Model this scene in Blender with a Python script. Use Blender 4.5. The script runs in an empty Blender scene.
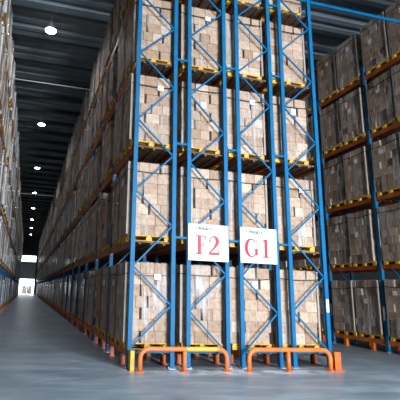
import bpy, math, random
from mathutils import Matrix, Vector
random.seed(11)
C = bpy.context.scene.collection
D = bpy.data

# ---------------------------------------------------------------- materials
def new_mat(name):
    m = D.materials.new(name); m.use_nodes = True
    nt = m.node_tree
    return m, nt, nt.nodes['Principled BSDF'], nt.nodes['Material Output']

def N(nt, kind, **kw):
    n = nt.nodes.new(kind)
    for k, v in kw.items(): setattr(n, k, v)
    return n

def ramp(nt, stops):
    r = N(nt, 'ShaderNodeValToRGB')
    e = r.color_ramp.elements
    while len(e) < len(stops): e.new(0.5)
    for el, (p, c) in zip(e, stops):
        el.position = p; el.color = (c[0], c[1], c[2], 1) if not isinstance(c, (int, float)) else (c, c, c, 1)
    return r

def simple(name, col, rough=.5, metal=0.0, var=.12, scale=6.0, emis=None, es=0):
    m, nt, b, o = new_mat(name)
    tc = N(nt, 'ShaderNodeTexCoord'); no = N(nt, 'ShaderNodeTexNoise')
    no.inputs['Scale'].default_value = scale; no.inputs['Detail'].default_value = 5
    nt.links.new(tc.outputs['Object'], no.inputs['Vector'])
    r = ramp(nt, [(.3, [c * (1 - var) for c in col]), (.7, [min(1, c * (1 + var)) for c in col])])
    nt.links.new(no.outputs['Fac'], r.inputs['Fac']); nt.links.new(r.outputs['Color'], b.inputs['Base Color'])
    b.inputs['Roughness'].default_value = rough; b.inputs['Metallic'].default_value = metal
    if emis:
        b.inputs['Emission Color'].default_value = (*emis, 1); b.inputs['Emission Strength'].default_value = es
    return m

def two_tone(name, c1, c2, scale, rough=.45, lo=.45, hi=.6):
    m, nt, b, o = new_mat(name)
    tc = N(nt, 'ShaderNodeTexCoord'); no = N(nt, 'ShaderNodeTexNoise')
    no.inputs['Scale'].default_value = scale; no.inputs['Detail'].default_value = 4
    nt.links.new(tc.outputs['Object'], no.inputs['Vector'])
    r = ramp(nt, [(lo, c1), (hi, c2)])
    nt.links.new(no.outputs['Fac'], r.inputs['Fac']); nt.links.new(r.outputs['Color'], b.inputs['Base Color'])
    b.inputs['Roughness'].default_value = rough
    return m

M = {}
M['blue'] = simple('blue_enamel', (.003, .14, .32), .5, 0, .15, 3)
M['blue'].node_tree.nodes['Principled BSDF'].inputs['Specular IOR Level'].default_value = .2
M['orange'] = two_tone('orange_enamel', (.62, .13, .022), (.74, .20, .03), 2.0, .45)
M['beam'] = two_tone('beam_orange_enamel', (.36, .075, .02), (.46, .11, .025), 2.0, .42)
M['guard'] = two_tone('guard_enamel', (.74, .20, .045), (.82, .42, .05), .9, .45, .50, .58)
nt = M['guard'].node_tree; tcg = N(nt, 'ShaderNodeTexCoord'); sg = N(nt, 'ShaderNodeSeparateXYZ'); nt.links.new(tcg.outputs['Object'], sg.inputs[0])
ng = N(nt, 'ShaderNodeTexNoise'); ng.inputs['Scale'].default_value = 6; nt.links.new(tcg.outputs['Object'], ng.inputs['Vector'])
ag = N(nt, 'ShaderNodeMath', operation='MULTIPLY_ADD'); ag.inputs[1].default_value = .35; nt.links.new(ng.outputs['Fac'], ag.inputs[0]); nt.links.new(sg.outputs[0], ag.inputs[2])
rg = ramp(nt, [(.20, (.74, .20, .045)), (.30, (.86, .47, .06)), (.88, (.86, .47, .06)), (.98, (.74, .20, .045))])   # repainted yellow stretch of the rail
nt.links.new(ag.outputs[0], rg.inputs['Fac']); nt.links.new(rg.outputs['Color'], nt.nodes['Principled BSDF'].inputs['Base Color'])
M['guard2'] = two_tone('guard_enamel_plain', (.72, .17, .04), (.78, .23, .05), 2, .45)
M['yellow'] = two_tone('yellow_pallet', (.78, .50, .055), (.58, .32, .05), 5.0, .6)
M['wood'] = two_tone('dark_plank_wood', (.11, .060, .035), (.20, .115, .065), 7.0, .75)
M['black'] = simple('black_strap', (.012, .012, .014), .5)
M['white'] = simple('white_sheet', (.74, .77, .79), .4, 0, .02, 2)
M['paper'] = simple('white_paper', (.82, .83, .86), .6, 0, .05, 20)
M['edge'] = simple('edge_board', (.36, .31, .26), .6, 0, .12, 6)
M['edge2'] = simple('white_edge_strip', (.68, .68, .67), .3, 0, .25, 1.5)
M['red'] = simple('red_ink', (.50, .012, .04), .5, 0, .08, 8)
M['grey_ink'] = simple('grey_ink', (.05, .11, .12), .5)
M['steel'] = simple('galvanised_steel', (.42, .44, .46), .45, .6, .1, 9)
M['lamp_body'] = simple('lamp_housing', (.22, .23, .24), .5)
M['lens'] = simple('lamp_lens', (1, 1, 1), .3, 0, 0, 1, (.86, .94, 1.0), 28)
M['wall'] = simple('painted_wall', (.09, .105, .12), .7, 0, .08, .8)
M['shutter'] = simple('roller_shutter', (.6, .62, .64), .5, 0, .05, 2)
M['skylight'] = simple('translucent_sheet', (.9, .9, .9), .5, 0, 0, 1, (.93, .97, 1.0), 3.0)
M['dock'] = simple('outdoor_paving', (.62, .62, .60), .8, 0, .08, 1)

# cardboard: each carton its own tone, faint print marks and scuffs
m, nt, b, o = new_mat('cardboard')
tc = N(nt, 'ShaderNodeTexCoord'); oi = N(nt, 'ShaderNodeObjectInfo'); at = N(nt, 'ShaderNodeAttribute', attribute_name='rnd')
ad = N(nt, 'ShaderNodeMath', operation='ADD'); fr = N(nt, 'ShaderNodeMath', operation='FRACT')
nt.links.new(oi.outputs['Random'], ad.inputs[0]); nt.links.new(at.outputs['Fac'], ad.inputs[1]); nt.links.new(ad.outputs[0], fr.inputs[0])
r = ramp(nt, [(0, (.36, .235, .15)), (.45, (.46, .315, .215)), (.8, (.52, .375, .27)), (1, (.62, .49, .38))])
nt.links.new(fr.outputs[0], r.inputs['Fac'])
no = N(nt, 'ShaderNodeTexNoise'); no.inputs['Scale'].default_value = 9; no.inputs['Detail'].default_value = 6
nt.links.new(tc.outputs['Object'], no.inputs['Vector'])
r2 = ramp(nt, [(.3, .78), (.7, 1.12)])
nt.links.new(no.outputs['Fac'], r2.inputs['Fac'])
mx = N(nt, 'ShaderNodeMix', data_type='RGBA', blend_type='MULTIPLY'); mx.inputs[0].default_value = 1
nt.links.new(r.outputs['Color'], mx.inputs[6]); nt.links.new(r2.outputs['Color'], mx.inputs[7])
vo = N(nt, 'ShaderNodeTexVoronoi'); vo.inputs['Scale'].default_value = 11
nt.links.new(tc.outputs['Object'], vo.inputs['Vector'])
r3 = ramp(nt, [(.13, .45), (.17, 1.0)])
nt.links.new(vo.outputs['Distance'], r3.inputs['Fac'])
mx2 = N(nt, 'ShaderNodeMix', data_type='RGBA', blend_type='MULTIPLY'); mx2.inputs[0].default_value = .8
nt.links.new(mx.outputs[2], mx2.inputs[6]); nt.links.new(r3.outputs['Color'], mx2.inputs[7])
nt.links.new(mx2.outputs[2], b.inputs['Base Color']); b.inputs['Roughness'].default_value = .8
M['card'] = m

def film(name, lo, hi, fmax, base, base_col=(.74,.77,.82), rough=.22):
    m, nt, b, o = new_mat(name)
    tc = N(nt, 'ShaderNodeTexCoord'); oi = N(nt, 'ShaderNodeObjectInfo')
    ml = N(nt, 'ShaderNodeMath', operation='MULTIPLY'); ml.inputs[1].default_value = 57.0
    nt.links.new(oi.outputs['Random'], ml.inputs[0])
    mp = N(nt, 'ShaderNodeMapping'); mp.inputs['Scale'].default_value = (1, 1, .35)
    nt.links.new(tc.outputs['Object'], mp.inputs['Vector'])
    no = N(nt, 'ShaderNodeTexNoise', noise_dimensions='4D'); no.inputs['Scale'].default_value = 1.6
    no.inputs['Detail'].default_value = 4; no.inputs['Distortion'].default_value = .6
    nt.links.new(mp.outputs[0], no.inputs['Vector']); nt.links.new(ml.outputs[0], no.inputs['W'])
    mp2 = N(nt, 'ShaderNodeMapping'); mp2.inputs['Scale'].default_value = (11, 11, .8)
    nt.links.new(tc.outputs['Object'], mp2.inputs['Vector'])
    n2 = N(nt, 'ShaderNodeTexNoise', noise_dimensions='4D'); n2.inputs['Scale'].default_value = 1.5; n2.inputs['Detail'].default_value = 3
    nt.links.new(mp2.outputs[0], n2.inputs['Vector']); nt.links.new(ml.outputs[0], n2.inputs['W'])
    av = N(nt, 'ShaderNodeMath', operation='MULTIPLY_ADD'); av.inputs[1].default_value = .5
    nt.links.new(n2.outputs['Fac'], av.inputs[0])
    h = N(nt, 'ShaderNodeMath', operation='MULTIPLY'); h.inputs[1].default_value = .5
    nt.links.new(no.outputs['Fac'], h.inputs[0]); nt.links.new(h.outputs[0], av.inputs[2])
    r = ramp(nt, [(lo, base), (hi, fmax)])  # whitish opaque patches stand in for glare on the wrap
    nt.links.new(av.outputs[0], r.inputs['Fac'])
    bp = N(nt, 'ShaderNodeBump'); bp.inputs['Strength'].default_value = .9; bp.inputs['Distance'].default_value = .08
    nt.links.new(n2.outputs['Fac'], bp.inputs['Height'])
    b.inputs['Base Color'].default_value = (*base_col, 1); b.inputs['Roughness'].default_value = rough
    nt.links.new(bp.outputs[0], b.inputs['Normal'])
    nt.links.new(r.outputs['Color'], b.inputs['Alpha'])
    return m
M['film'] = film('stretch_film', .52, .64, .5, .03)
M['film_glint'] = film('stretch_film_glint', .51, .575, .95, .03, (.64,.65,.67), .12)  # aisle wrap: glints put in as bright opaque streaks

# floor
m, nt, b, o = new_mat('sealed_concrete')
tc = N(nt, 'ShaderNodeTexCoord')
no = N(nt, 'ShaderNodeTexNoise'); no.inputs['Scale'].default_value = .5; no.inputs['Detail'].default_value = 8; no.inputs['Roughness'].default_value = .6
nt.links.new(tc.outputs['Object'], no.inputs['Vector'])
r = ramp(nt, [(.3, (.21, .275, .33)), (.7, (.35, .43, .49))])
nt.links.new(no.outputs['Fac'], r.inputs['Fac'])
mp = N(nt, 'ShaderNodeMapping'); mp.inputs['Scale'].default_value = (.5, 2.2, 1)
nt.links.new(tc.outputs['Object'], mp.inputs['Vector'])
n2 = N(nt, 'ShaderNodeTexNoise'); n2.inputs['Scale'].default_value = 1.3; n2.inputs['Detail'].default_value = 7; n2.inputs['Distortion'].default_value = .8
nt.links.new(mp.outputs[0], n2.inputs['Vector'])
r2 = ramp(nt, [(.35, .85), (.5, 1.0), (.68, 1.35)])
nt.links.new(n2.outputs['Fac'], r2.inputs['Fac'])
mx = N(nt, 'ShaderNodeMix', data_type='RGBA', blend_type='MULTIPLY'); mx.inputs[0].default_value = 1
nt.links.new(r.outputs['Color'], mx.inputs[6]); nt.links.new(r2.outputs['Color'], mx.inputs[7])
# pale dust trodden out along the foot of the signed rack face
sx = N(nt, 'ShaderNodeSeparateXYZ'); nt.links.new(tc.outputs['Object'], sx.inputs[0])
def band(out, c, half):
    a = N(nt, 'ShaderNodeMath', operation='SUBTRACT'); a.inputs[1].default_value = c; nt.links.new(out, a.inputs[0])
    a2 = N(nt, 'ShaderNodeMath', operation='ABSOLUTE'); nt.links.new(a.outputs[0], a2.inputs[0])
    a3 = N(nt, 'ShaderNodeMapRange', interpolation_type='SMOOTHSTEP'); a3.inputs['From Min'].default_value = half; a3.inputs['From Max'].default_value = half*.3
    nt.links.new(a2.outputs[0], a3.inputs['Value']); return a3.outputs[0]
by = band(sx.outputs[1], -.42, .5); bx = band(sx.outputs[0], 2.6, 3.1)
n5 = N(nt, 'ShaderNodeTexNoise'); n5.inputs['Scale'].default_value = 2.6; n5.inputs['Detail'].default_value = 6; nt.links.new(tc.outputs['Object'], n5.inputs['Vector'])
r5 = ramp(nt, [(.36, 0.0), (.58, 1.0)]); nt.links.new(n5.outputs['Fac'], r5.inputs['Fac'])
p1 = N(nt, 'ShaderNodeMath', operation='MULTIPLY'); nt.links.new(by, p1.inputs[0]); nt.links.new(bx, p1.inputs[1])
p2 = N(nt, 'ShaderNodeMath', operation='MULTIPLY'); nt.links.new(p1.outputs[0], p2.inputs[0]); nt.links.new(r5.outputs['Color'], p2.inputs[1])
md = N(nt, 'ShaderNodeMix', data_type='RGBA'); nt.links.new(p2.outputs[0], md.inputs[0]); nt.links.new(mx.outputs[2], md.inputs[6]); md.inputs[7].default_value = (.80, .84, .86, 1)
nt.links.new(md.outputs[2], b.inputs['Base Color'])
r4 = ramp(nt, [(.3, .30), (.7, .48)]); nt.links.new(n2.outputs['Fac'], r4.inputs['Fac']); nt.links.new(r4.outputs['Color'], b.inputs['Roughness'])
M['floor'] = m
# ceiling deck
M['deck'] = two_tone('roof_deck', (.20, .26, .30), (.27, .33, .37), .4, .6)
M['purlin'] = simple('roof_steel', (.05, .065, .075), .6)

# ---------------------------------------------------------------- mesh helper
class MB:
    def __init__(s): s.v = []; s.f = []; s.mi = []; s.r = []
    def add(s, vs, fs, mi=0, r=0.0):
        n = len(s.v); s.v += [tuple(v) for v in vs]
        for f in fs: s.f.append(tuple(n + i for i in f)); s.mi.append(mi); s.r.append(r)
    def box(s, x0, x1, y0, y1, z0, z1, mi=0, r=0.0, bev=0.0):
        if bev <= 0:
            vs = [(x0,y0,z0),(x1,y0,z0),(x1,y1,z0),(x0,y1,z0),(x0,y0,z1),(x1,y0,z1),(x1,y1,z1),(x0,y1,z1)]
            s.add(vs, [(0,3,2,1),(4,5,6,7),(0,1,5,4),(1,2,6,5),(2,3,7,6),(3,0,4,7)], mi, r)
        else:   # chamfered on the vertical and top edges
            b = bev
            pr = [(x0+b,y0),(x1-b,y0),(x1,y0+b),(x1,y1-b),(x1-b,y1),(x0+b,y1),(x0,y1-b),(x0,y0+b)]
            pi = [(x0+2*b,y0+b),(x1-2*b,y0+b),(x1-b,y0+2*b),(x1-b,y1-2*b),(x1-2*b,y1-b),(x0+2*b,y1-b),(x0+b,y1-2*b),(x0+b,y0+2*b)]
            vs = [(x,y,z0) for x,y in pr] + [(x,y,z1-b) for x,y in pr] + [(x,y,z1) for x,y in pi]
            fs = [tuple(range(7,-1,-1)), tuple(range(16,24))]
            for k in range(8):
                j = (k+1) % 8
                fs += [(k,j,j+8,k+8), (k+8,j+8,j+16,k+16)]
            s.add(vs, fs, mi, r)
    def prism_z(s, prof, z0, z1, mi=0):
        n = len(prof)
        vs = [(x,y,z0) for x,y in prof] + [(x,y,z1) for x,y in prof]
        s.add(vs, [tuple(range(n-1,-1,-1)), tuple(range(n,2*n))] + [(k,(k+1)%n,(k+1)%n+n,k+n) for k in range(n)], mi)
    def bar(s, a, b, w, t, up=(0,1,0), mi=0):
        a = Vector(a); b = Vector(b); d = (b-a).normalized(); u = Vector(up)
        sd = d.cross(u).normalized(); u = sd.cross(d).normalized()
        vs = []
        for p in (a, b):
            for i, j in ((-1,-1),(1,-1),(1,1),(-1,1)): vs.append(p + sd*(i*w/2) + u*(j*t/2))
        s.add(vs, [(3,2,1,0),(4,5,6,7),(0,1,5,4),(1,2,6,5),(2,3,7,6),(3,0,4,7)], mi)
    def tube(s, pts, r, seg=12, mi=0, cap=True):
        pts = [Vector(p) for p in pts]; n0 = len(s.v); rings = []
        prev = None
        for i, p in enumerate(pts):
            d = (pts[min(i+1,len(pts)-1)] - pts[max(i-1,0)]).normalized()
            if prev is None:
                a = Vector((0,1,0)) if abs(d.y) < .9 else Vector((1,0,0))
                u = d.cross(a).normalized()
            else: u = (prev - d*prev.dot(d)).normalized()
            prev = u; w = d.cross(u)
            rr = r[i] if isinstance(r, (list, tuple)) else r
            rings.append([p + u*math.cos(t)*rr + w*math.sin(t)*rr for t in [2*math.pi*k/seg for k in range(seg)]])
        vs = [v for rg in rings for v in rg]; fs = []
        for i in range(len(rings)-1):
            for k in range(seg):
                j = (k+1) % seg
                fs.append((i*seg+k, i*seg+j, (i+1)*seg+j, (i+1)*seg+k))
        if cap:
            fs.append(tuple(range(seg-1,-1,-1))); fs.append(tuple((len(rings)-1)*seg+k for k in range(seg)))
        s.add(vs, fs, mi)
    def extend(s, o, mat=None):
        n = len(s.v)
        s.v += [tuple(mat @ Vector(v)) for v in o.v] if mat is not None else list(o.v)
        s.f += [tuple(n+i for i in f) for f in o.f]; s.mi += o.mi; s.r += o.r
    def mesh(s, name, mats, smooth=False):
        me = D.meshes.new(name); me.from_pydata(s.v, [], s.f)
        if not isinstance(mats, (list, tuple)): mats = [mats]
        for m in mats: me.materials.append(m)
        me.polygons.foreach_set('material_index', s.mi)
        if any(s.r):
            a = me.attributes.new('rnd', 'FLOAT', 'FACE'); a.data.foreach_set('value', s.r)
        if smooth: me.polygons.foreach_set('use_smooth', [True]*len(s.f))
        me.update(); return me

def obj(name, me, parent=None, loc=(0,0,0)):
    o = D.objects.new(name, me); C.objects.link(o); o.location = loc
    if parent is not None: o.parent = parent
    return o
def build(name, mb, mats, parent=None, loc=(0,0,0), smooth=False): return obj(name, mb.mesh(name, mats, smooth), parent, loc)
def tag(o, label, cat=None, group=None, kind=None):
    o['label'] = label
    if cat: o['category'] = cat
    if group: o['group'] = group
    if kind: o['kind'] = kind
    return o
def empty(name, loc=(0,0,0)):
    o = D.objects.new(name, None); o.empty_display_size = .2; C.objects.link(o); o.location = loc; return o
def copy_tree(o, parent=None):
    c = o.copy(); C.objects.link(c)
    if parent is not None: c.parent = parent
    for ch in list(o.children): copy_tree(ch, c)
    return c
ORD = ['zeroth','first','second','third','fourth','fifth','sixth','seventh','eighth','ninth','tenth','eleventh','twelfth',
       'thirteenth','fourteenth','fifteenth','sixteenth','seventeenth','eighteenth','nineteenth','twentieth','twenty-first','twenty-second','twenty-third','twenty-fourth']
def struct(name, mb, mats, label):
    o = build(name, mb, mats); o['kind'] = 'structure'; o['label'] = label; return o

# ---------------------------------------------------------------- dimensions
BAY = 2.5; NB = 34; YE = 90.0; YB = -28.0; XL = -9.0; XR = 17.0; ZC = 13.6
LV = [.385, 2.86, 5.24, 7.58, 9.90]
PT = 10.42
ROWX = {'A': 0.0, 'B': 1.39, 'C': 2.77, 'D': 4.15, 'W': -4.80, 'E': 9.45}

# ---------------------------------------------------------------- setting
f = MB(); f.box(XL-.3, XR+.3, YB-.3, YE+.3, -.2, 0); struct('floor', f, M['floor'], 'blue-grey sealed concrete warehouse floor')
c = MB(); y = YB
while y < YE:      # trapezoid ribs of the roof deck run across the aisles
    c.add([(XL,y,ZC),(XR,y,ZC),(XR,y+.25,ZC),(XL,y+.25,ZC),(XL,y+.33,ZC+.12),(XR,y+.33,ZC+.12),(XR,y+.55,ZC+.12),(XL,y+.55,ZC+.12),(XL,y+.63,ZC),(XR,y+.63,ZC)],
          [(0,3,2,1),(3,4,5,2),(4,7,6,5),(7,8,9,6)])
    y += .63
c.box(XL-.3, XR+.3, YB-.3, YE+.3, ZC+.13, ZC+.3)
struct('ceiling', c, M['deck'], 'dark ribbed steel roof deck')
t = MB(); y = YB + 1.2
while y < YE:
    t.box(XL, XR, y-.04, y+.04, ZC-.26, ZC-.001); t.box(XL, XR, y-.12, y+.12, ZC-.28, ZC-.26)
    y += 2.1
struct('trim_1', t, M['purlin'], 'steel purlins running across under the roof deck')
t = MB()
for x in (-6.4, 7.3, 13.0):
    t.box(x-.06, x+.06, YB, YE, ZC-.75, ZC-.285); t.box(x-.14, x+.14, YB, YE, ZC-.78, ZC-.75)
struct('trim_2', t, M['purlin'], 'long steel girders under the purlins')
w = MB(); w.box(XL-.3, XL, YB, YE, 0, ZC); struct('wall_left', w, M['wall'], 'grey side wall behind the left racks')
w = MB(); w.box(XR, XR+.3, YB, YE, 0, ZC); struct('wall_right', w, M['wall'], 'grey side wall on the right')
# far wall with a door and a translucent strip
dx0, dx1, dh = -4.3, -.45, 3.6
w = MB()
w.box(XL, dx0, YE, YE+.3, 0, ZC); w.box(dx1, XR, YE, YE+.3, 0, ZC)
w.box(dx0, dx1, YE, YE+.3, 8.9, ZC)
struct('wall_far', w, M['wall'], 'dark end wall at the far end of the aisle')
w = MB(); z = dh
while z < 7.3:
    w.box(dx0, dx1, YE+.05, YE+.12, z, z+.24); w.box(dx0, dx1, YE+.08, YE+.1, z+.24, z+.30); z += .30
w.box(dx0, dx1, YE+.02, YE+.15, dh-.08, dh)
struct('door_1', w, M['shutter'], 'grey roller shutter raised above the bright far doorway')
w = MB(); w.box(dx0, dx1, YE+.1, YE+.12, z, 8.9)
struct('window_1', w, M['skylight'], 'bright translucent strip above the far shutter')
# wall behind the camera, its two openings added to let light onto the racks
w = MB(); ops = [(2.0, 5.0), (5.6, 8.6)]; oh = 9.0; xs = [XL] + [v for q in ops for v in q] + [XR]
for k in range(0, len(xs), 2): w.box(xs[k], xs[k+1], YB-.3, YB, 0, ZC)
for a_, b_ in ops: w.box(a_, b_, YB-.3, YB, oh, ZC)
struct('wall_back', w, M['wall'], 'grey wall with two tall openings added for light')
# paving and goods outside the far door
w = MB(); w.box(-14, 10, YE+.3, YE+25, -.2, -.01); struct('ground', w, M['dock'], 'pale paving outside the far door')

# ---------------------------------------------------------------- racks
def post_mb(side):
    # side = +1: open lips face +X
    p = [(-.050,-.045),(.050,-.045),(.050,-.022),(-.020,-.022),(-.020,.022),(.050,.022),(.050,.045),(-.050,.045)]
    if side < 0: p = [(-x, y) for x, y in p][::-1]
    mb = MB(); mb.prism_z(p, 0.012, PT); return mb
POST = {1: post_mb(1).mesh('post', M['blue']), -1: post_mb(-1).mesh('post', M['blue'])}
mb = MB(); mb.box(-.09,.09,-.075,.075,0,.012)
for sx in (-1,1): mb.box(sx*.07-.012, sx*.07+.012, -.012, .012, .012, .035)
PLATE = mb.mesh('base_plate', M['steel'])
PZ = [.40, 2.20, 4.02, 5.85, 7.70, 9.40]; QZ = [1.33, 3.19, 4.96, 6.81, 8.53, 10.25]
def brace_mesh(kind, dz):
    mb = MB(); L = sorted([(z+dz, 0) for z in PZ] + [(z+dz, 1) for z in QZ])
    pts = [((0.03 if (s == 0) == (kind == 0) else .97), 0, z) for z, s in L]
    for a, b in zip(pts, pts[1:]): mb.bar(a, b, .036, .030)
    for p in pts: mb.box(p[0]-.025, p[0]+.025, -.021, .021, p[2]-.03, p[2]+.03)
    mb.bar((.03,0,.36),(.97,0,.36), .05, .035); mb.bar((.03,0,PT-.08),(.97,0,PT-.08), .05, .035)
    return mb.mesh('upright_frame', M['blue'])
BR = {'A': brace_mesh(0, .05), 'B': brace_mesh(1, -.06), 'C': brace_mesh(0, -.06), 'D': brace_mesh(1, .0)}
BR['W'] = BR['A']; BR['E'] = BR['D']

def beam_mb(low=False):
    mb = MB(); a, b = .055, BAY-.055
    h = .14
    mb.box(-.028, .028, a, b, -h, 0); mb.box(-.036, .036, a, b, -.035, -.0)      # stepped top edge
    mb.box(-.03, .03, a, a+.012, -.19, .02); mb.box(-.03, .03, b-.012, b, -.19, .02)   # end connectors
    if low:
        for yy in (.62, 1.87):
            mb.box(-.05, .05, yy-.06, yy+.06, .012-LV[0], -h); mb.box(-.08, .08, yy-.09, yy+.09, -LV[0], .012-LV[0])
    return mb
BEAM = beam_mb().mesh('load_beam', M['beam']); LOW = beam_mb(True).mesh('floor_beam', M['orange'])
def deck_mb():
    mb = MB()
    for k in range(9):
        y0 = .08 + k*.261
        mb.box(.04, .96, y0, y0+.253, -.045, -.002)
    for xx in (.2, .5, .8): mb.box(xx-.03, xx+.03, .09, BAY-.09, -.085, -.045)
    return mb
DECK = deck_mb().mesh('plank_deck', M['wood'])

def rack(row, nb, label, parts_bays):
    X = ROWX[row]
    root = empty('pallet_rack', (X, 0, 0)); tag(root, label, 'pallet rack', 'pallet racks')
    for k in range(nb+1):
        fr = obj('upright_frame', BR[row], root, (0, k*BAY, 0))
        for xx, s in ((0, 1), (1, -1)):
            p = obj('post', POST[s], fr, (xx, 0, 0)); obj('base_plate', PLATE, fr, (xx, 0, 0))
    rb = MB(); rd = MB(); low = MB()
    for k in range(nb):
        for li, z in enumerate(LV):
            for xx in (0, 1):
                if k < parts_bays: obj('floor_beam' if li == 0 else 'load_beam', LOW if li == 0 else BEAM, root, (xx, k*BAY, z))
                else: (low if li == 0 else rb).extend(beam_mb(li == 0), Matrix.Translation((xx, k*BAY, z)))
            if k < parts_bays: obj('plank_deck', DECK, root, (0, k*BAY, z))
            else: rd.extend(deck_mb(), Matrix.Translation((0, k*BAY, z)))
    if nb > parts_bays:
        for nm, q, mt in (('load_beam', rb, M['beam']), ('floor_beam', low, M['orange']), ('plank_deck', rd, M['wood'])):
            o = build(nm, q, mt, root); o['kind'] = 'stuff'
    return root
R = {}
R['A'] = rack('A', NB, 'blue and orange pallet rack row at the left corner, running down the aisle', 10)
R['B'] = rack('B', 3, 'pallet rack row behind the F2 sign board', 3)
R['C'] = rack('C', 3, 'pallet rack row behind the G1 sign board', 3)
R['D'] = rack('D', 3, 'pallet rack row at the right corner of the signed block', 3)
R['W'] = rack('W', NB, 'dark pallet rack row along the left edge of the long aisle', 10)
R['E'] = rack('E', 5, 'dim pallet rack row across the gap, right edge of the photo', 5)
for row, gx in (('B', .39), ('C', .38), ('D', .38)):
    for z in (2.98, 5.36, 7.70, 9.95):
        mb = MB(); mb.bar((-gx+.055, 0, z), (-.055, 0, z), .05, .05); mb.box(-.062,-.055,-.05,.05,z-.07,z+.07); mb.box(-gx+.055,-gx+.062,-.05,.05,z-.07,z+.07)
        build('row_spacer', mb, M['blue'], R[row])
# white upright location plates on posts
def plate(row, xx, y, z, w, h, face):
    mb = MB()
    if face == 'y': mb.box(xx-w/2, xx+w/2, y-.049, y-.0455, z, z+h)
    else: mb.box(xx-.059, xx-.0555, y-w/2, y+w/2, z, z+h)
    o = build('location_plate', mb, M['paper'], R[row]); o['label'] = 'narrow white location plate'
plate('D', 1.0, 0, 1.33, .075, .32, 'y')
for k in (1, 2): plate('E', 0, k*BAY, 1.02, .085, .45, 'x')

# tie beams across the aisles at the rack tops
def tie(x0, x1, y, z, label, thin=False):
    mb = MB()
    if thin:
        mb.box(x0, x1, y-.018, y+.018, z-.04, z); mb.box(x0, x0+.012, y-.05, y+.05, z-.1, z+.02); mb.box(x1-.012, x1, y-.05, y+.05, z-.1, z+.02)
        tag(build('tie_beam', mb, M['steel']), label, 'tie beam', 'tie beams between rack tops'); return
    mb.box(x0, x1, y-.025, y+.025, z-.012, z); mb.box(x0, x1, y-.006, y+.006, z-.075, z-.012); mb.box(x0, x1, y-.025, y+.025, z-.087, z-.075)
    mb.box(x0, x0+.012, y-.05, y+.05, z-.14, z+.02); mb.box(x1-.012, x1, y-.05, y+.05, z-.14, z+.02)
    tag(build('tie_beam', mb, M['blue']), label, 'tie beam', 'tie beams between rack tops')
tie(5.15+.055, 9.45-.055, 0, 10.38, 'blue steel tie beam crossing from the signed block to the right rack')
tie(-3.80+.055, -.055, 3*BAY, 10.38, 'thin pale steel tie bar spanning the long aisle, nearest one', True)
tie(-3.80+.055, -.055, 12*BAY, 10.38, 'thin pale steel tie bar spanning the long aisle, far one', True)

# ---------------------------------------------------------------- pallets
PW = 1.05; PH = .14
def pallet_parts():
    deck = MB(); w = PW/2
    for k in range(7):
        x0 = -w + k*(PW-.11)/6; deck.box(-w, w, x0, x0+.11, .118, .14)
    for yy in (-w, -.05, w-.1): deck.box(yy, yy+.1, -w, w, .098, .118)
    blocks = [(x, y) for x in (-w+.07, 0, w-.07) for y in (-w+.07, 0, w-.07)]
    bot = MB()
    for yy in (-w, -.05, w-.1): bot.box(-w, w, yy, yy+.1, 0, .018)
    return deck, blocks, bot
dk, bl, bt = pallet_parts()
bm_ = MB(); bm_.box(-.07,.07,-.065,.065,.018,.098)
PDECK = dk.mesh('deck_board', M['yellow']); PBLOCK = bm_.mesh('block', M['yellow']); PBOT = bt.mesh('runner', M['yellow'])
def pallet_merged():
    mb = MB(); mb.extend(dk); mb.extend(bt)
    for x, y in bl: mb.extend(bm_, Matrix.Translation((x, y, 0)))
    return mb
PM = pallet_merged(); PMESH = PM.mesh('pallet', M['yellow'])
protoP = empty('pallet'); obj('top_deck', PDECK, protoP); obj('bottom_runner', PBOT, protoP)
for x, y in bl: obj('block', PBLOCK, protoP, (x, y, 0))
usedP = [False]

# ---------------------------------------------------------------- carton loads
LW = 1.12; LD = 1.01; LH = .262; NL = 7
def layers(seed): return NL - 1 if seed % 20 in (5, 6) else NL
def layout(seed):
    """boxes (x0,x1,y0,y1,z0,z1) of one load, local origin at the bottom centre"""
    rnd = random.Random(seed); out = []
    NLs = layers(seed)
    for L in range(NLs):
        ph = (L + seed) % 2
        nx, ny = (3, 4) if ph == 0 or rnd.random() < .4 else (4, 3)
        cw, cd = (LW-.075)/nx, (LD-.06)/ny
        for j in range(ny):
            slot = rnd.randrange(1, nx) if rnd.random() < .75 else None
            x = -LW/2 + rnd.uniform(0, .012); yj = rnd.randrange(ny) if rnd.random() < .6 else -1
            for i in range(nx):
                if i and slot == i: x += .055
                elif i: x += .003
                x0 = x; x += cw
                if 0 < i < nx-1 and 0 < j < ny-1 and L < NLs-1: continue
                dy = rnd.uniform(-.006, .014) if j == 0 else rnd.uniform(-.006, .006)
                y0 = -LD/2 + .012 + j*(cd+.012); dx = rnd.uniform(0, .014) if i == 0 else 0
                out.append((x0+dx, x0+cw-.004, y0+dy, y0+cd+dy-(.025 if j == yj else 0), L*LH, (L+1)*LH-.004))
    return out
NPROTO = 7; SHORT = (5, 6)
LAY = [layout(s) for s in range(NPROTO)]
def wrap_mb(seed):
    rnd = random.Random(seed*7+1); mb = MB(); w = LW/2+.014; H = layers(seed)*LH; ky = (LD/2+.014)/w
    zs = [0.01, .25, .6, 1.0, 1.4, H-.06, H+.012]; ring = []
    n = 5
    for iz, z in enumerate(zs):
        pts = []
        for k in range(4):
            for t in range(n):
                u = -w + 2*w*t/n
                p = [(u,-w),(w,u),(-u,w),(-w,-u)][k]
                q = rnd.uniform(-.006, .008); s = 1 + q
                if iz == len(zs)-1: s -= .04
                pts.append((p[0]*s, p[1]*s*ky, z))
        ring.append(pts)
    m_ = 4*n; vs = [p for r_ in ring for p in r_]
    fs = [(i*m_+k, i*m_+(k+1)%m_, (i+1)*m_+(k+1)%m_, (i+1)*m_+k) for i in range(len(zs)-1) for k in range(m_)]
    mb.add(vs, fs); return mb
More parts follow.
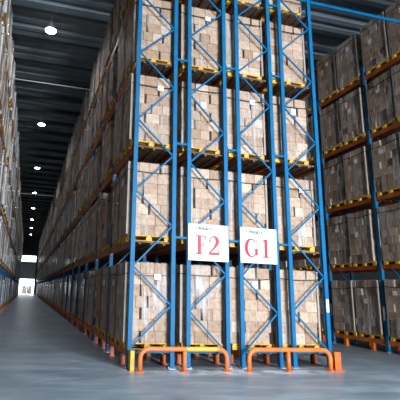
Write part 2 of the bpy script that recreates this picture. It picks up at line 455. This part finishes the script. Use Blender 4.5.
def strap_mb(seed):
    rnd = random.Random(seed*3+2); mb = MB(); w = LW/2+.022; H = layers(seed)*LH; zz = H - .24 + rnd.uniform(-.05, .06)
    wd = LD/2+.022; c4 = [(-w,-wd),(w,-wd),(w,wd),(-w,wd)]
    for k in range(4):
        a = Vector((*c4[k], zz)); b = Vector((*c4[(k+1)%4], zz)); m_ = (a+b)/2 + Vector((0,0,-.035))
        for p, q in ((a, a.lerp(m_, .5)+Vector((0,0,-.008))), (a.lerp(m_, .5)+Vector((0,0,-.008)), m_), (m_, m_.lerp(b, .5)+Vector((0,0,-.008))), (m_.lerp(b, .5)+Vector((0,0,-.008)), b)):
            mb.bar(p, q, .022, .008, up=(0,0,1) if False else ((0,1,0) if k % 2 == 0 else (1,0,0)))
    return mb
def label_mbs(seed):
    rnd = random.Random(seed*5+3); out = []; w = LW/2+.03; d = LD/2+.03
    for face in range(4):
        if rnd.random() < .45 and face: continue
        if face == 0 and seed in (1, 3): continue
        mb = MB(); u = rnd.uniform(-.25, .15); z = rnd.uniform(.9, 1.5); ww = .16; hh = rnd.uniform(.13, .2)
        if face == 0: mb.box(u, u+ww, -d-.002, -d, z, z+hh)
        if face == 1: mb.box(w, w+.002, u, u+ww, z, z+hh)
        if face == 2: mb.box(u, u+ww, d, d+.002, z, z+hh)
        if face == 3: mb.box(-w-.002, -w, u, u+ww, z, z+hh)
        out.append(mb)
    return out
def edge_mbs(seed):
    out = []; w = LW/2+.018; d = LD/2+.018; H = layers(seed)*LH
    for k, (sx, sy) in enumerate(((-1,-1),(1,-1),(1,1),(-1,1))):
        if (seed + k) % 3 == 0: continue
        p = [(sx*(w+.002), sy*(d+.002)), (sx*(w-.05), sy*(d+.002)), (sx*(w-.05), sy*d), (sx*w, sy*d), (sx*w, sy*(d-.05)), (sx*(w+.002), sy*(d-.05))]
        if sx*sy > 0: p = p[::-1]
        mb = MB(); mb.prism_z(p, .02, H-.02); out.append(mb)
    return out
protoL = []; MERGE = []; MERGE_MESH = []
for s in range(NPROTO):
    root = empty('carton_load')
    rr = random.Random(s+90)
    cache = {}
    for (x0,x1,y0,y1,z0,z1) in LAY[s]:
        dx, dy, dz = round(x1-x0, 3), round(y1-y0, 3), round(z1-z0, 3)
        if (dx,dy,dz) not in cache:
            q = MB(); q.box(-dx/2, dx/2, -dy/2, dy/2, 0, dz, bev=.006)
            cache[(dx,dy,dz)] = q.mesh('carton', M['card'])
        obj('carton', cache[(dx,dy,dz)], root, ((x0+x1)/2, (y0+y1)/2, z0))
    WM = wrap_mb(s).mesh('stretch_wrap', M['film'])
    obj('stretch_wrap', WM, root)
    SM = strap_mb(s).mesh('strap', M['black']); o_ = obj('strap', SM, root)
    lms = label_mbs(s)
    for lm in lms: o_ = obj('paper_label', lm.mesh('paper_label', M['paper']), root); o_['label'] = 'white paper label'
    for em in edge_mbs(s): o_ = obj('edge_protector', em.mesh('edge_protector', M['edge']), root); o_['label'] = 'pale edge protector strip'
    protoL.append(root)
    q = MB()
    for (x0,x1,y0,y1,z0,z1) in LAY[s]: q.box(x0,x1,y0,y1,z0,z1, mi=0, r=rr.random())
    w_ = wrap_mb(s+20); w_.mi = [1]*len(w_.mi); q.extend(w_)
    s_ = strap_mb(s); s_.mi = [2]*len(s_.mi); q.extend(s_)
    for lm in lms: lm.mi = [3]*len(lm.mi); q.extend(lm)
    for em in edge_mbs(s): em.mi = [4]*len(em.mi); q.extend(em)
    MERGE.append(q); MERGE_MESH.append(q.mesh('carton_load', [M['card'], M['film_glint'], M['black'], M['paper'], M['edge2']]))
usedL = [False]*NPROTO
TIER = ['bottom tier', 'second tier', 'third tier', 'fourth tier', 'top tier']
ROWN = {'A': 'right side of long aisle', 'W': 'left side of long aisle', 'E': 'rack at right edge',
        'B': 'F2 sign column', 'C': 'G1 sign column', 'D': 'right corner column'}
farL = MB(); farP = MB(); rr = random.Random(5)
CX = {'A': .46, 'B': .42, 'C': .34, 'D': .34, 'W': .55, 'E': .46}
def place(row, bay, half, li):
    slot = bay*2 + half
    X = ROWX[row] + CX[row] + rr.uniform(-.015, .015); Y = bay*BAY + (.68 if half == 0 else 1.83) + rr.uniform(-.015, .015)
    rot = 0 if row in 'AE' and rr.random() < .5 or slot == 0 else math.pi; a = rr.uniform(-.012, .012) * (1 if slot == 0 else 2.2)
    s = rr.randrange(5) if row in 'BCDE' or slot < 2 else rr.randrange(NPROTO)
    if slot > 1 and row in 'AW': X += rr.uniform(-.05, .04)
    zp = LV[li]; zl = zp + PH
    XP_ = X + ({'A': .035, 'W': -.035, 'E': .03}.get(row, 0) if slot > 0 else 0)
    XL_ = X + ({'A': .085, 'W': -.085, 'E': .03}.get(row, 0) if li == 0 and slot > 0 else 0)
    mat = Matrix.Translation((XL_, Y, zl)) @ Matrix.Rotation(rot+a, 4, 'Z')
    indiv = {'A': bay < 11, 'W': 1 <= bay < 12, 'E': bay < 4, 'B': bay < 1, 'C': bay < 1, 'D': bay < 1}[row]
    if not indiv:
        farL.extend(MERGE[s], mat); farP.extend(PM, Matrix.Translation((XP_, Y, zp))); return
    detailed = (slot == 0 and row in 'ABCD') or (row == 'E' and bay < 3) or (row == 'A' and slot in (1, 2, 3))
    tone = 'dim brown' if row in 'EW' else 'brown'
    if row in 'ABCD' and slot == 0:
        col = {'A': 'left corner column', 'B': 'F2 sign column', 'C': 'G1 sign column', 'D': 'right corner column'}[row]
        lab = f'tan carton load facing the viewer, {TIER[li]}, {col}'
        plab = f'yellow pallet end facing the viewer, {TIER[li]}, {col}'
        grp = 'carton loads on the signed front face'
    elif row in 'BCD':
        lab = f'brown carton load right behind the front one, {TIER[li]}, {ROWN[row]}'
        plab = f'yellow pallet right behind the front one, {TIER[li]}, {ROWN[row]}'
        grp = 'carton loads one behind the front face'
    else:
        lab = f'{tone} carton load, {TIER[li]}, {ORD[slot+1]} from near end, {ROWN[row]}'
        plab = f'yellow pallet under load, {TIER[li]}, {ORD[slot+1]} from near end, {ROWN[row]}'
        grp = f'carton loads, {ROWN[row]}'
    if detailed:
        if usedL[s]: o = copy_tree(protoL[s])
        else: o = protoL[s]; usedL[s] = True
        if usedP[0]: p = copy_tree(protoP)
        else: p = protoP; usedP[0] = True
    else:
        o = obj('carton_load', MERGE_MESH[s]); p = obj('pallet', PMESH)
    o.location = (XL_, Y, zl); o.rotation_euler = (0, 0, rot+a)
    p.location = (XP_, Y, zp); p.rotation_euler = (0, 0, 0)
    tag(o, lab, 'pallet load', grp); tag(p, plab, 'pallet', grp.replace('carton loads', 'pallets'))
for row, nb in (('A', NB), ('W', NB), ('E', 5), ('B', 3), ('C', 3), ('D', 3)):
    for bay in range(nb):
        for half in (0, 1):
            for li in range(5):
                if row in 'BCD' and bay > 0 and li == 4: continue
                place(row, bay, half, li)
o = farL.mesh('carton_load', [M['card'], M['film_glint'], M['black'], M['paper'], M['edge2']])
o = obj('carton_load', o); tag(o, 'distant carton loads blurring together far down the aisle racks', 'pallet load', None, 'stuff')
o = build('pallet', farP, M['yellow']); tag(o, 'distant yellow pallets under the far loads down the aisle', 'pallet', None, 'stuff')
for s in range(NPROTO):
    if not usedL[s]:
        for ch in list(protoL[s].children): D.objects.remove(ch)
        D.objects.remove(protoL[s])
# goods standing outside the far door
for k, (x, y) in enumerate(((-2.6, YE+5), (-1.4, YE+5.3))):
    p = obj('pallet', PMESH, None, (x, y, -.01)); tag(p, f"pallet outside the far doorway, {'left' if k == 0 else 'right'} one", 'pallet', 'pallets outside the far door')
    o = obj('carton_load', MERGE_MESH[k], None, (x, y, PH-.01)); tag(o, f"sunlit yellowish load outside the far doorway, {'left' if k == 0 else 'right'} one", 'pallet load', 'loads outside the far door')

# ---------------------------------------------------------------- guards
def hoop(x0, x1, xm, y, mt, label):
    root = empty('guard_rail', ((x0+x1)/2, y, 0)); cx = (x0+x1)/2
    h = .47; r = .2; pts = [(x0-cx, 0, .012), (x0-cx, 0, h-r)]
    for k in range(1, 9):
        t = math.pi/2*k/8; pts.append((x0-cx+r-r*math.cos(t), 0, h-r+r*math.sin(t)))
    for k in range(0, 9):
        t = math.pi/2*k/8; pts.append((x1-cx-r+r*math.sin(t), 0, h-r+r*math.cos(t)))
    pts.append((x1-cx, 0, .012))
    mb = MB(); mb.tube(pts, .05, 14); build('hoop_tube', mb, mt, root, smooth=True)
    mb = MB(); mb.tube([(xm-cx, 0, .012), (xm-cx, 0, h-.04)], .045, 14); build('middle_leg', mb, mt, root, smooth=True)
    for x in (x0, xm, x1):
        mb = MB(); mb.box(x-cx-.09, x-cx+.09, -.08, .08, 0, .012)
        for sx in (-1, 1): mb.box(x-cx+sx*.07-.01, x-cx+sx*.07+.01, -.01, .01, .012, .03)
        build('base_plate', mb, M['orange'], root)
    tag(root, label, 'guard rail', 'tubular guard rails')
hoop(.16, 2.18, 1.17, -.36, M['guard'], 'orange and yellow tubular guard rail below the F2 sign')
hoop(2.71, 4.84, 3.72, -.40, M['guard2'], 'orange tubular guard rail below the G1 sign, right one')
def angle_guard(x, y, s, wd, mt, label):
    root = empty('corner_guard', (x, y, 0)); mb = MB()
    p = [(0,0),(wd*s,0),(wd*s,.012),(.012*s,.012),(.012*s,.30),(0,.30)]
    if s < 0: p = p[::-1]
    mb.prism_z(p, .012, .42); build('angle_plate', mb, mt, root)
    mb = MB(); x0, x1 = sorted((-.04*s, (wd+.03)*s)); mb.box(x0, x1, -.06, .34, 0, .012)
    build('base_plate', mb, M['orange'], root)
    tag(root, label, 'post guard', 'corner post guards')
angle_guard(-.03, -.26, 1, .09, M['yellow'], 'yellow-orange angle post guard at the left rack corner')
angle_guard(5.14, -.40, -1, .17, M['orange'], 'orange angle post guard at the right rack corner')

# ---------------------------------------------------------------- sign boards
def ribbon(mb, pts, y0, y1):
    """pts: (x, z, half width) centre line; flat-faced extruded stroke"""
    L = []; Rr = []
    for i, (x, z, w) in enumerate(pts):
        a = pts[max(i-1, 0)]; b = pts[min(i+1, len(pts)-1)]
        d = Vector((b[0]-a[0], b[1]-a[1])).normalized(); n = Vector((-d.y, d.x))
        L.append((x+n.x*w, z+n.y*w)); Rr.append((x-n.x*w, z-n.y*w))
    for i in range(len(pts)-1):
        q = [L[i], L[i+1], Rr[i+1], Rr[i]]
        vs = [(x, y0, z) for x, z in q] + [(x, y1, z) for x, z in q]
        mb.add(vs, [(0,1,2,3),(7,6,5,4),(0,4,5,1),(2,6,7,3),(1,5,6,2),(3,7,4,0)])
def arc(cx, cz, rx, rz, a0, a1, n, wf):
    out = []
    for k in range(n+1):
        t = math.radians(a0 + (a1-a0)*k/n); out.append((cx+rx*math.cos(t), cz+rz*math.sin(t), wf(k/n, t)))
    return out
def rect(mb, x0, x1, z0, z1, y0, y1): mb.box(x0, x1, y0, y1, z0, z1)
def glyph(ch, x, z, w, h, y):
    y0, y1 = y-.004, y-.0005; mb = MB()
    if ch == 'F':
        s = .09
        rect(mb, x+.05*w/.26, x+.05*w/.26+s, z, z+h, y0, y1)
        rect(mb, x, x+.17*w/.26+.01, z, z+.03, y0-.0003, y1)
        rect(mb, x, x+w, z+h-.03, z+h, y0-.0003, y1)
        rect(mb, x+w-.022, x+w, z+h-.12, z+h-.02, y0-.0006, y1)
        rect(mb, x+.1, x+w*.78, z+h*.50-.011, z+h*.50+.011, y0-.0003, y1)
        rect(mb, x+w*.78-.02, x+w*.78, z+h*.50-.055, z+h*.50+.055, y0-.0006, y1)
    if ch == '2':
        p = arc(x+w*.47, z+h*.72, w*.36, h*.25, 170, -35, 16, lambda k, t: .015+.034*max(0, math.cos(t)))
        p += [(x+w*.5, z+h*.34, .024), (x+w*.12, z+.055, .016)]
        ribbon(mb, p, y0, y1); rect(mb, x+w*.03, x+w*.93, z, z+.06, y0-.0004, y1); rect(mb, x+w*.90, x+w, z+.0, z+.13, y0-.0002, y1)
        rect(mb, x+w*.06, x+w*.24, z+h*.67, z+h*.76, y0-.0006, y1)
    if ch == 'G':
        p = arc(x+w*.48, z+h*.5, w*.40, h*.47, 42, 325, 30, lambda k, t: .016+.032*max(0, -math.cos(t))**1.2)
        ribbon(mb, p, y0, y1)
        rect(mb, x+w*.74, x+w*.74+.075, z+h*.10, z+h*.42, y0-.0004, y1); rect(mb, x+w*.58, x+w*1.0, z+h*.42, z+h*.42+.02, y0-.0006, y1)
        rect(mb, x+w*.84, x+w*.84+.018, z+h*.70, z+h*.98, y0-.0002, y1)
    if ch == '1':
        rect(mb, x+w*.38, x+w*.36+.085, z, z+h, y0, y1); rect(mb, x+.0, x+w, z, z+.03, y0-.0004, y1)
        ribbon(mb, [(x+w*.02, z+h*.86, .010), (x+w*.5, z+h*.97, .018)], y0-.0006, y1)
    return mb
def sign(x0, x1, z0, z1, glyphs, label, tilt):
    y = -.075
    root = empty('sign_board', ((x0+x1)/2, y, (z0+z1)/2)); root.rotation_euler = (0, tilt, 0)
    cx, cz = (x0+x1)/2, (z0+z1)/2
    mb = MB(); mb.box(x0-cx, x1-cx, -.012, .012, z0-cz, z1-cz); build('board', mb, M['white'], root)
    for ch, gx, gw in glyphs:
        o = build({'F':'letter','G':'letter','2':'numeral','1':'numeral'}[ch], glyph(ch, x0-cx+gx, z1-cz-.735, gw, .46, -.012), M['red'], root)
        o['label'] = 'red serif ' + ('letter ' if ch in 'FG' else 'numeral ') + ch
    q = MB(); lx = x0-cx+.13; lz = z1-cz-.145      # small logo square and four small characters
    for a in ((0,.09,0,.012),(0,.09,.078,.09),(0,.012,0,.09),(.078,.09,0,.09),(.03,.06,.03,.06)): q.box(lx+a[0], lx+a[1], -.014, -.0125, lz+a[2], lz+a[3])
    build('logo', q, M['grey_ink'], root)
    q = MB(); pats = [((0,1,.5),(0,1,.95),(.5,0,1,'v'),(0,0,.7,'v'),(1,0,.7,'v')), ((0,1,0),(0,1,.9),(0,0,.9,'v'),(1,0,.9,'v'),(.3,.8,.45),(.5,.2,.7,'v')),
                      ((0,1,.7),(.5,0,1,'v'),(.1,.9,.35),(0,0,.35,'v'),(1,0,.35,'v'),(0,1,0)), ((0,.4,.9),(0,.4,.45),(.2,0,.9,'v'),(.55,1,.9),(.55,1,.5),(1,0,.9,'v'),(.55,.95,0))]
    for k, pat in enumerate(pats):
        bx = lx+.125+k*.092; bz = lz+.006; S = .068; t = .010
        for st in pat:
            if len(st) == 4: q.box(bx+st[0]*S-t, bx+st[0]*S+t, -.0137, -.0125, bz+st[1]*S, bz+st[2]*S)
            else: q.box(bx+st[0]*S, bx+st[1]*S, -.0134, -.0125, bz+st[2]*S-t, bz+st[2]*S+t)
    build('small_lettering', q, M['grey_ink'], root)
    for sx in (-.45, .45):
        q = MB(); q.box(sx-.03, sx+.03, .012, .029, -.3, .3); build('mounting_strip', q, M['steel'], root)
    tag(root, label, 'sign', 'aisle sign boards')
sign(1.355, 2.40, 2.45, 3.335, [('F', .185, .27), ('2', .52, .28)], 'white sign board with red F2 on blue rack posts, left one', 0.0)
sign(2.725, 3.735, 2.46, 3.34, [('G', .13, .36), ('1', .585, .20)], 'white sign board with red G1 on blue rack posts, right one', 0.0)

# ---------------------------------------------------------------- pendant lamps
def lamp_meshes():
    h = MB(); h.tube([(0,0,.0),(0,0,.05),(0,0,.22),(0,0,.30),(0,0,.42)], [.25,.24,.13,.10,.06], 24)
    l = MB(); l.tube([(0,0,-.025),(0,0,-.001)], [.22,.235], 24)
    c_ = MB(); c_.tube([(0,0,.42),(0,0,ZC-.29-12.6)], .01, 6)
    return h.mesh('housing', M['lamp_body'], True), l.mesh('lens', M['lens']), c_.mesh('suspension_rod', M['steel'])
HM, LM, CM = lamp_meshes()
def lamp(x, y, power, label, group, z=12.6, cone=140):
    root = empty('pendant_lamp', (x, y, z))
    obj('housing', HM, root); obj('lens', LM, root); obj('suspension_rod', CM, root)
    ld = D.lights.new('lamp_light', 'SPOT'); ld.energy = power; ld.shadow_soft_size = .22; ld.color = (.86, .93, 1.0)
    ld.spot_size = math.radians(cone); ld.spot_blend = .6
    lo = D.objects.new('lamp_light', ld); C.objects.link(lo); lo.parent = root; lo.location = (0, 0, -.06)
    tag(root, label, 'ceiling lamp', group)
LY = [7.0, 17.8, 28.6, 39.2, 49.2, 59.3, 69.4, 79.5]
for k, y in enumerate(LY): lamp(-2.2, y, 430, f'round bright pendant lamp over the long aisle, {ORD[k+1]} from the top of photo', 'pendant lamps over the long aisle')
for k, y in enumerate(LY[:2]): lamp(7.3, y+4, 80, f'unseen pendant lamp added above the right-hand gap, {ORD[k+1]} from the near end', 'added pendant lamps over the right aisle')  # lamps out of view, added to light the right-hand gap
for k, x in enumerate((-2.2, 2.2, 7.3)): lamp(x, -6.0, (480, 4300, 60)[k], f"pendant lamp over the cross aisle, {['left','middle','right'][k]} one", 'pendant lamps over the cross aisle', cone=(90, 88, 90)[k])

# area lights added in the back wall openings to light the front face
for (a_, b_), e in zip(ops, (1150, 1150)):
    ld = D.lights.new('front_fill_light', 'AREA'); ld.shape = 'RECTANGLE'; ld.size = b_-a_; ld.size_y = oh; ld.energy = e; ld.color = (.90, .95, 1.0)
    lo = D.objects.new('front_fill_light', ld); C.objects.link(lo); lo.location = ((a_+b_)/2, YB-.1, oh/2); lo.rotation_euler = (math.radians(90), 0, 0); ld.spread = math.radians(70)

# ---------------------------------------------------------------- world, camera, view
w = D.worlds.new('world'); bpy.context.scene.world = w; w.use_nodes = True
bg = w.node_tree.nodes['Background']; bg.inputs[0].default_value = (.85, .92, 1.0, 1); bg.inputs[1].default_value = 5.0
cam = D.cameras.new('camera'); co = D.objects.new('camera', cam); C.objects.link(co)
yaw, pit, rol = .22739, .20801, .03684
F, cx, cy = 410.676, 125.748, 203.958
ca, sa, cb, sb, cc, sc_ = math.cos(yaw), math.sin(yaw), math.cos(pit), math.sin(pit), math.cos(rol), math.sin(rol)
fv = Vector((sa*cb, ca*cb, sb)); rv = Vector((ca, -sa, 0)); uv = rv.cross(fv)
r2 = rv*cc + uv*sc_; u2 = -rv*sc_ + uv*cc
mw = Matrix((r2, u2, -fv)).transposed().to_4x4(); mw.translation = Vector((-2.3496, -9.2964, 1.6816))
co.matrix_world = mw
cam.sensor_width = 36; cam.lens = F/400*36; cam.shift_x = (200-cx)/400; cam.shift_y = (cy-200)/400
cam.clip_end = 300
S = bpy.context.scene; S.camera = co
S.view_settings.view_transform = 'Standard'; S.view_settings.look = 'None'; S.view_settings.gamma = 1; S.view_settings.use_curve_mapping = False
S.view_settings.exposure = 0.0
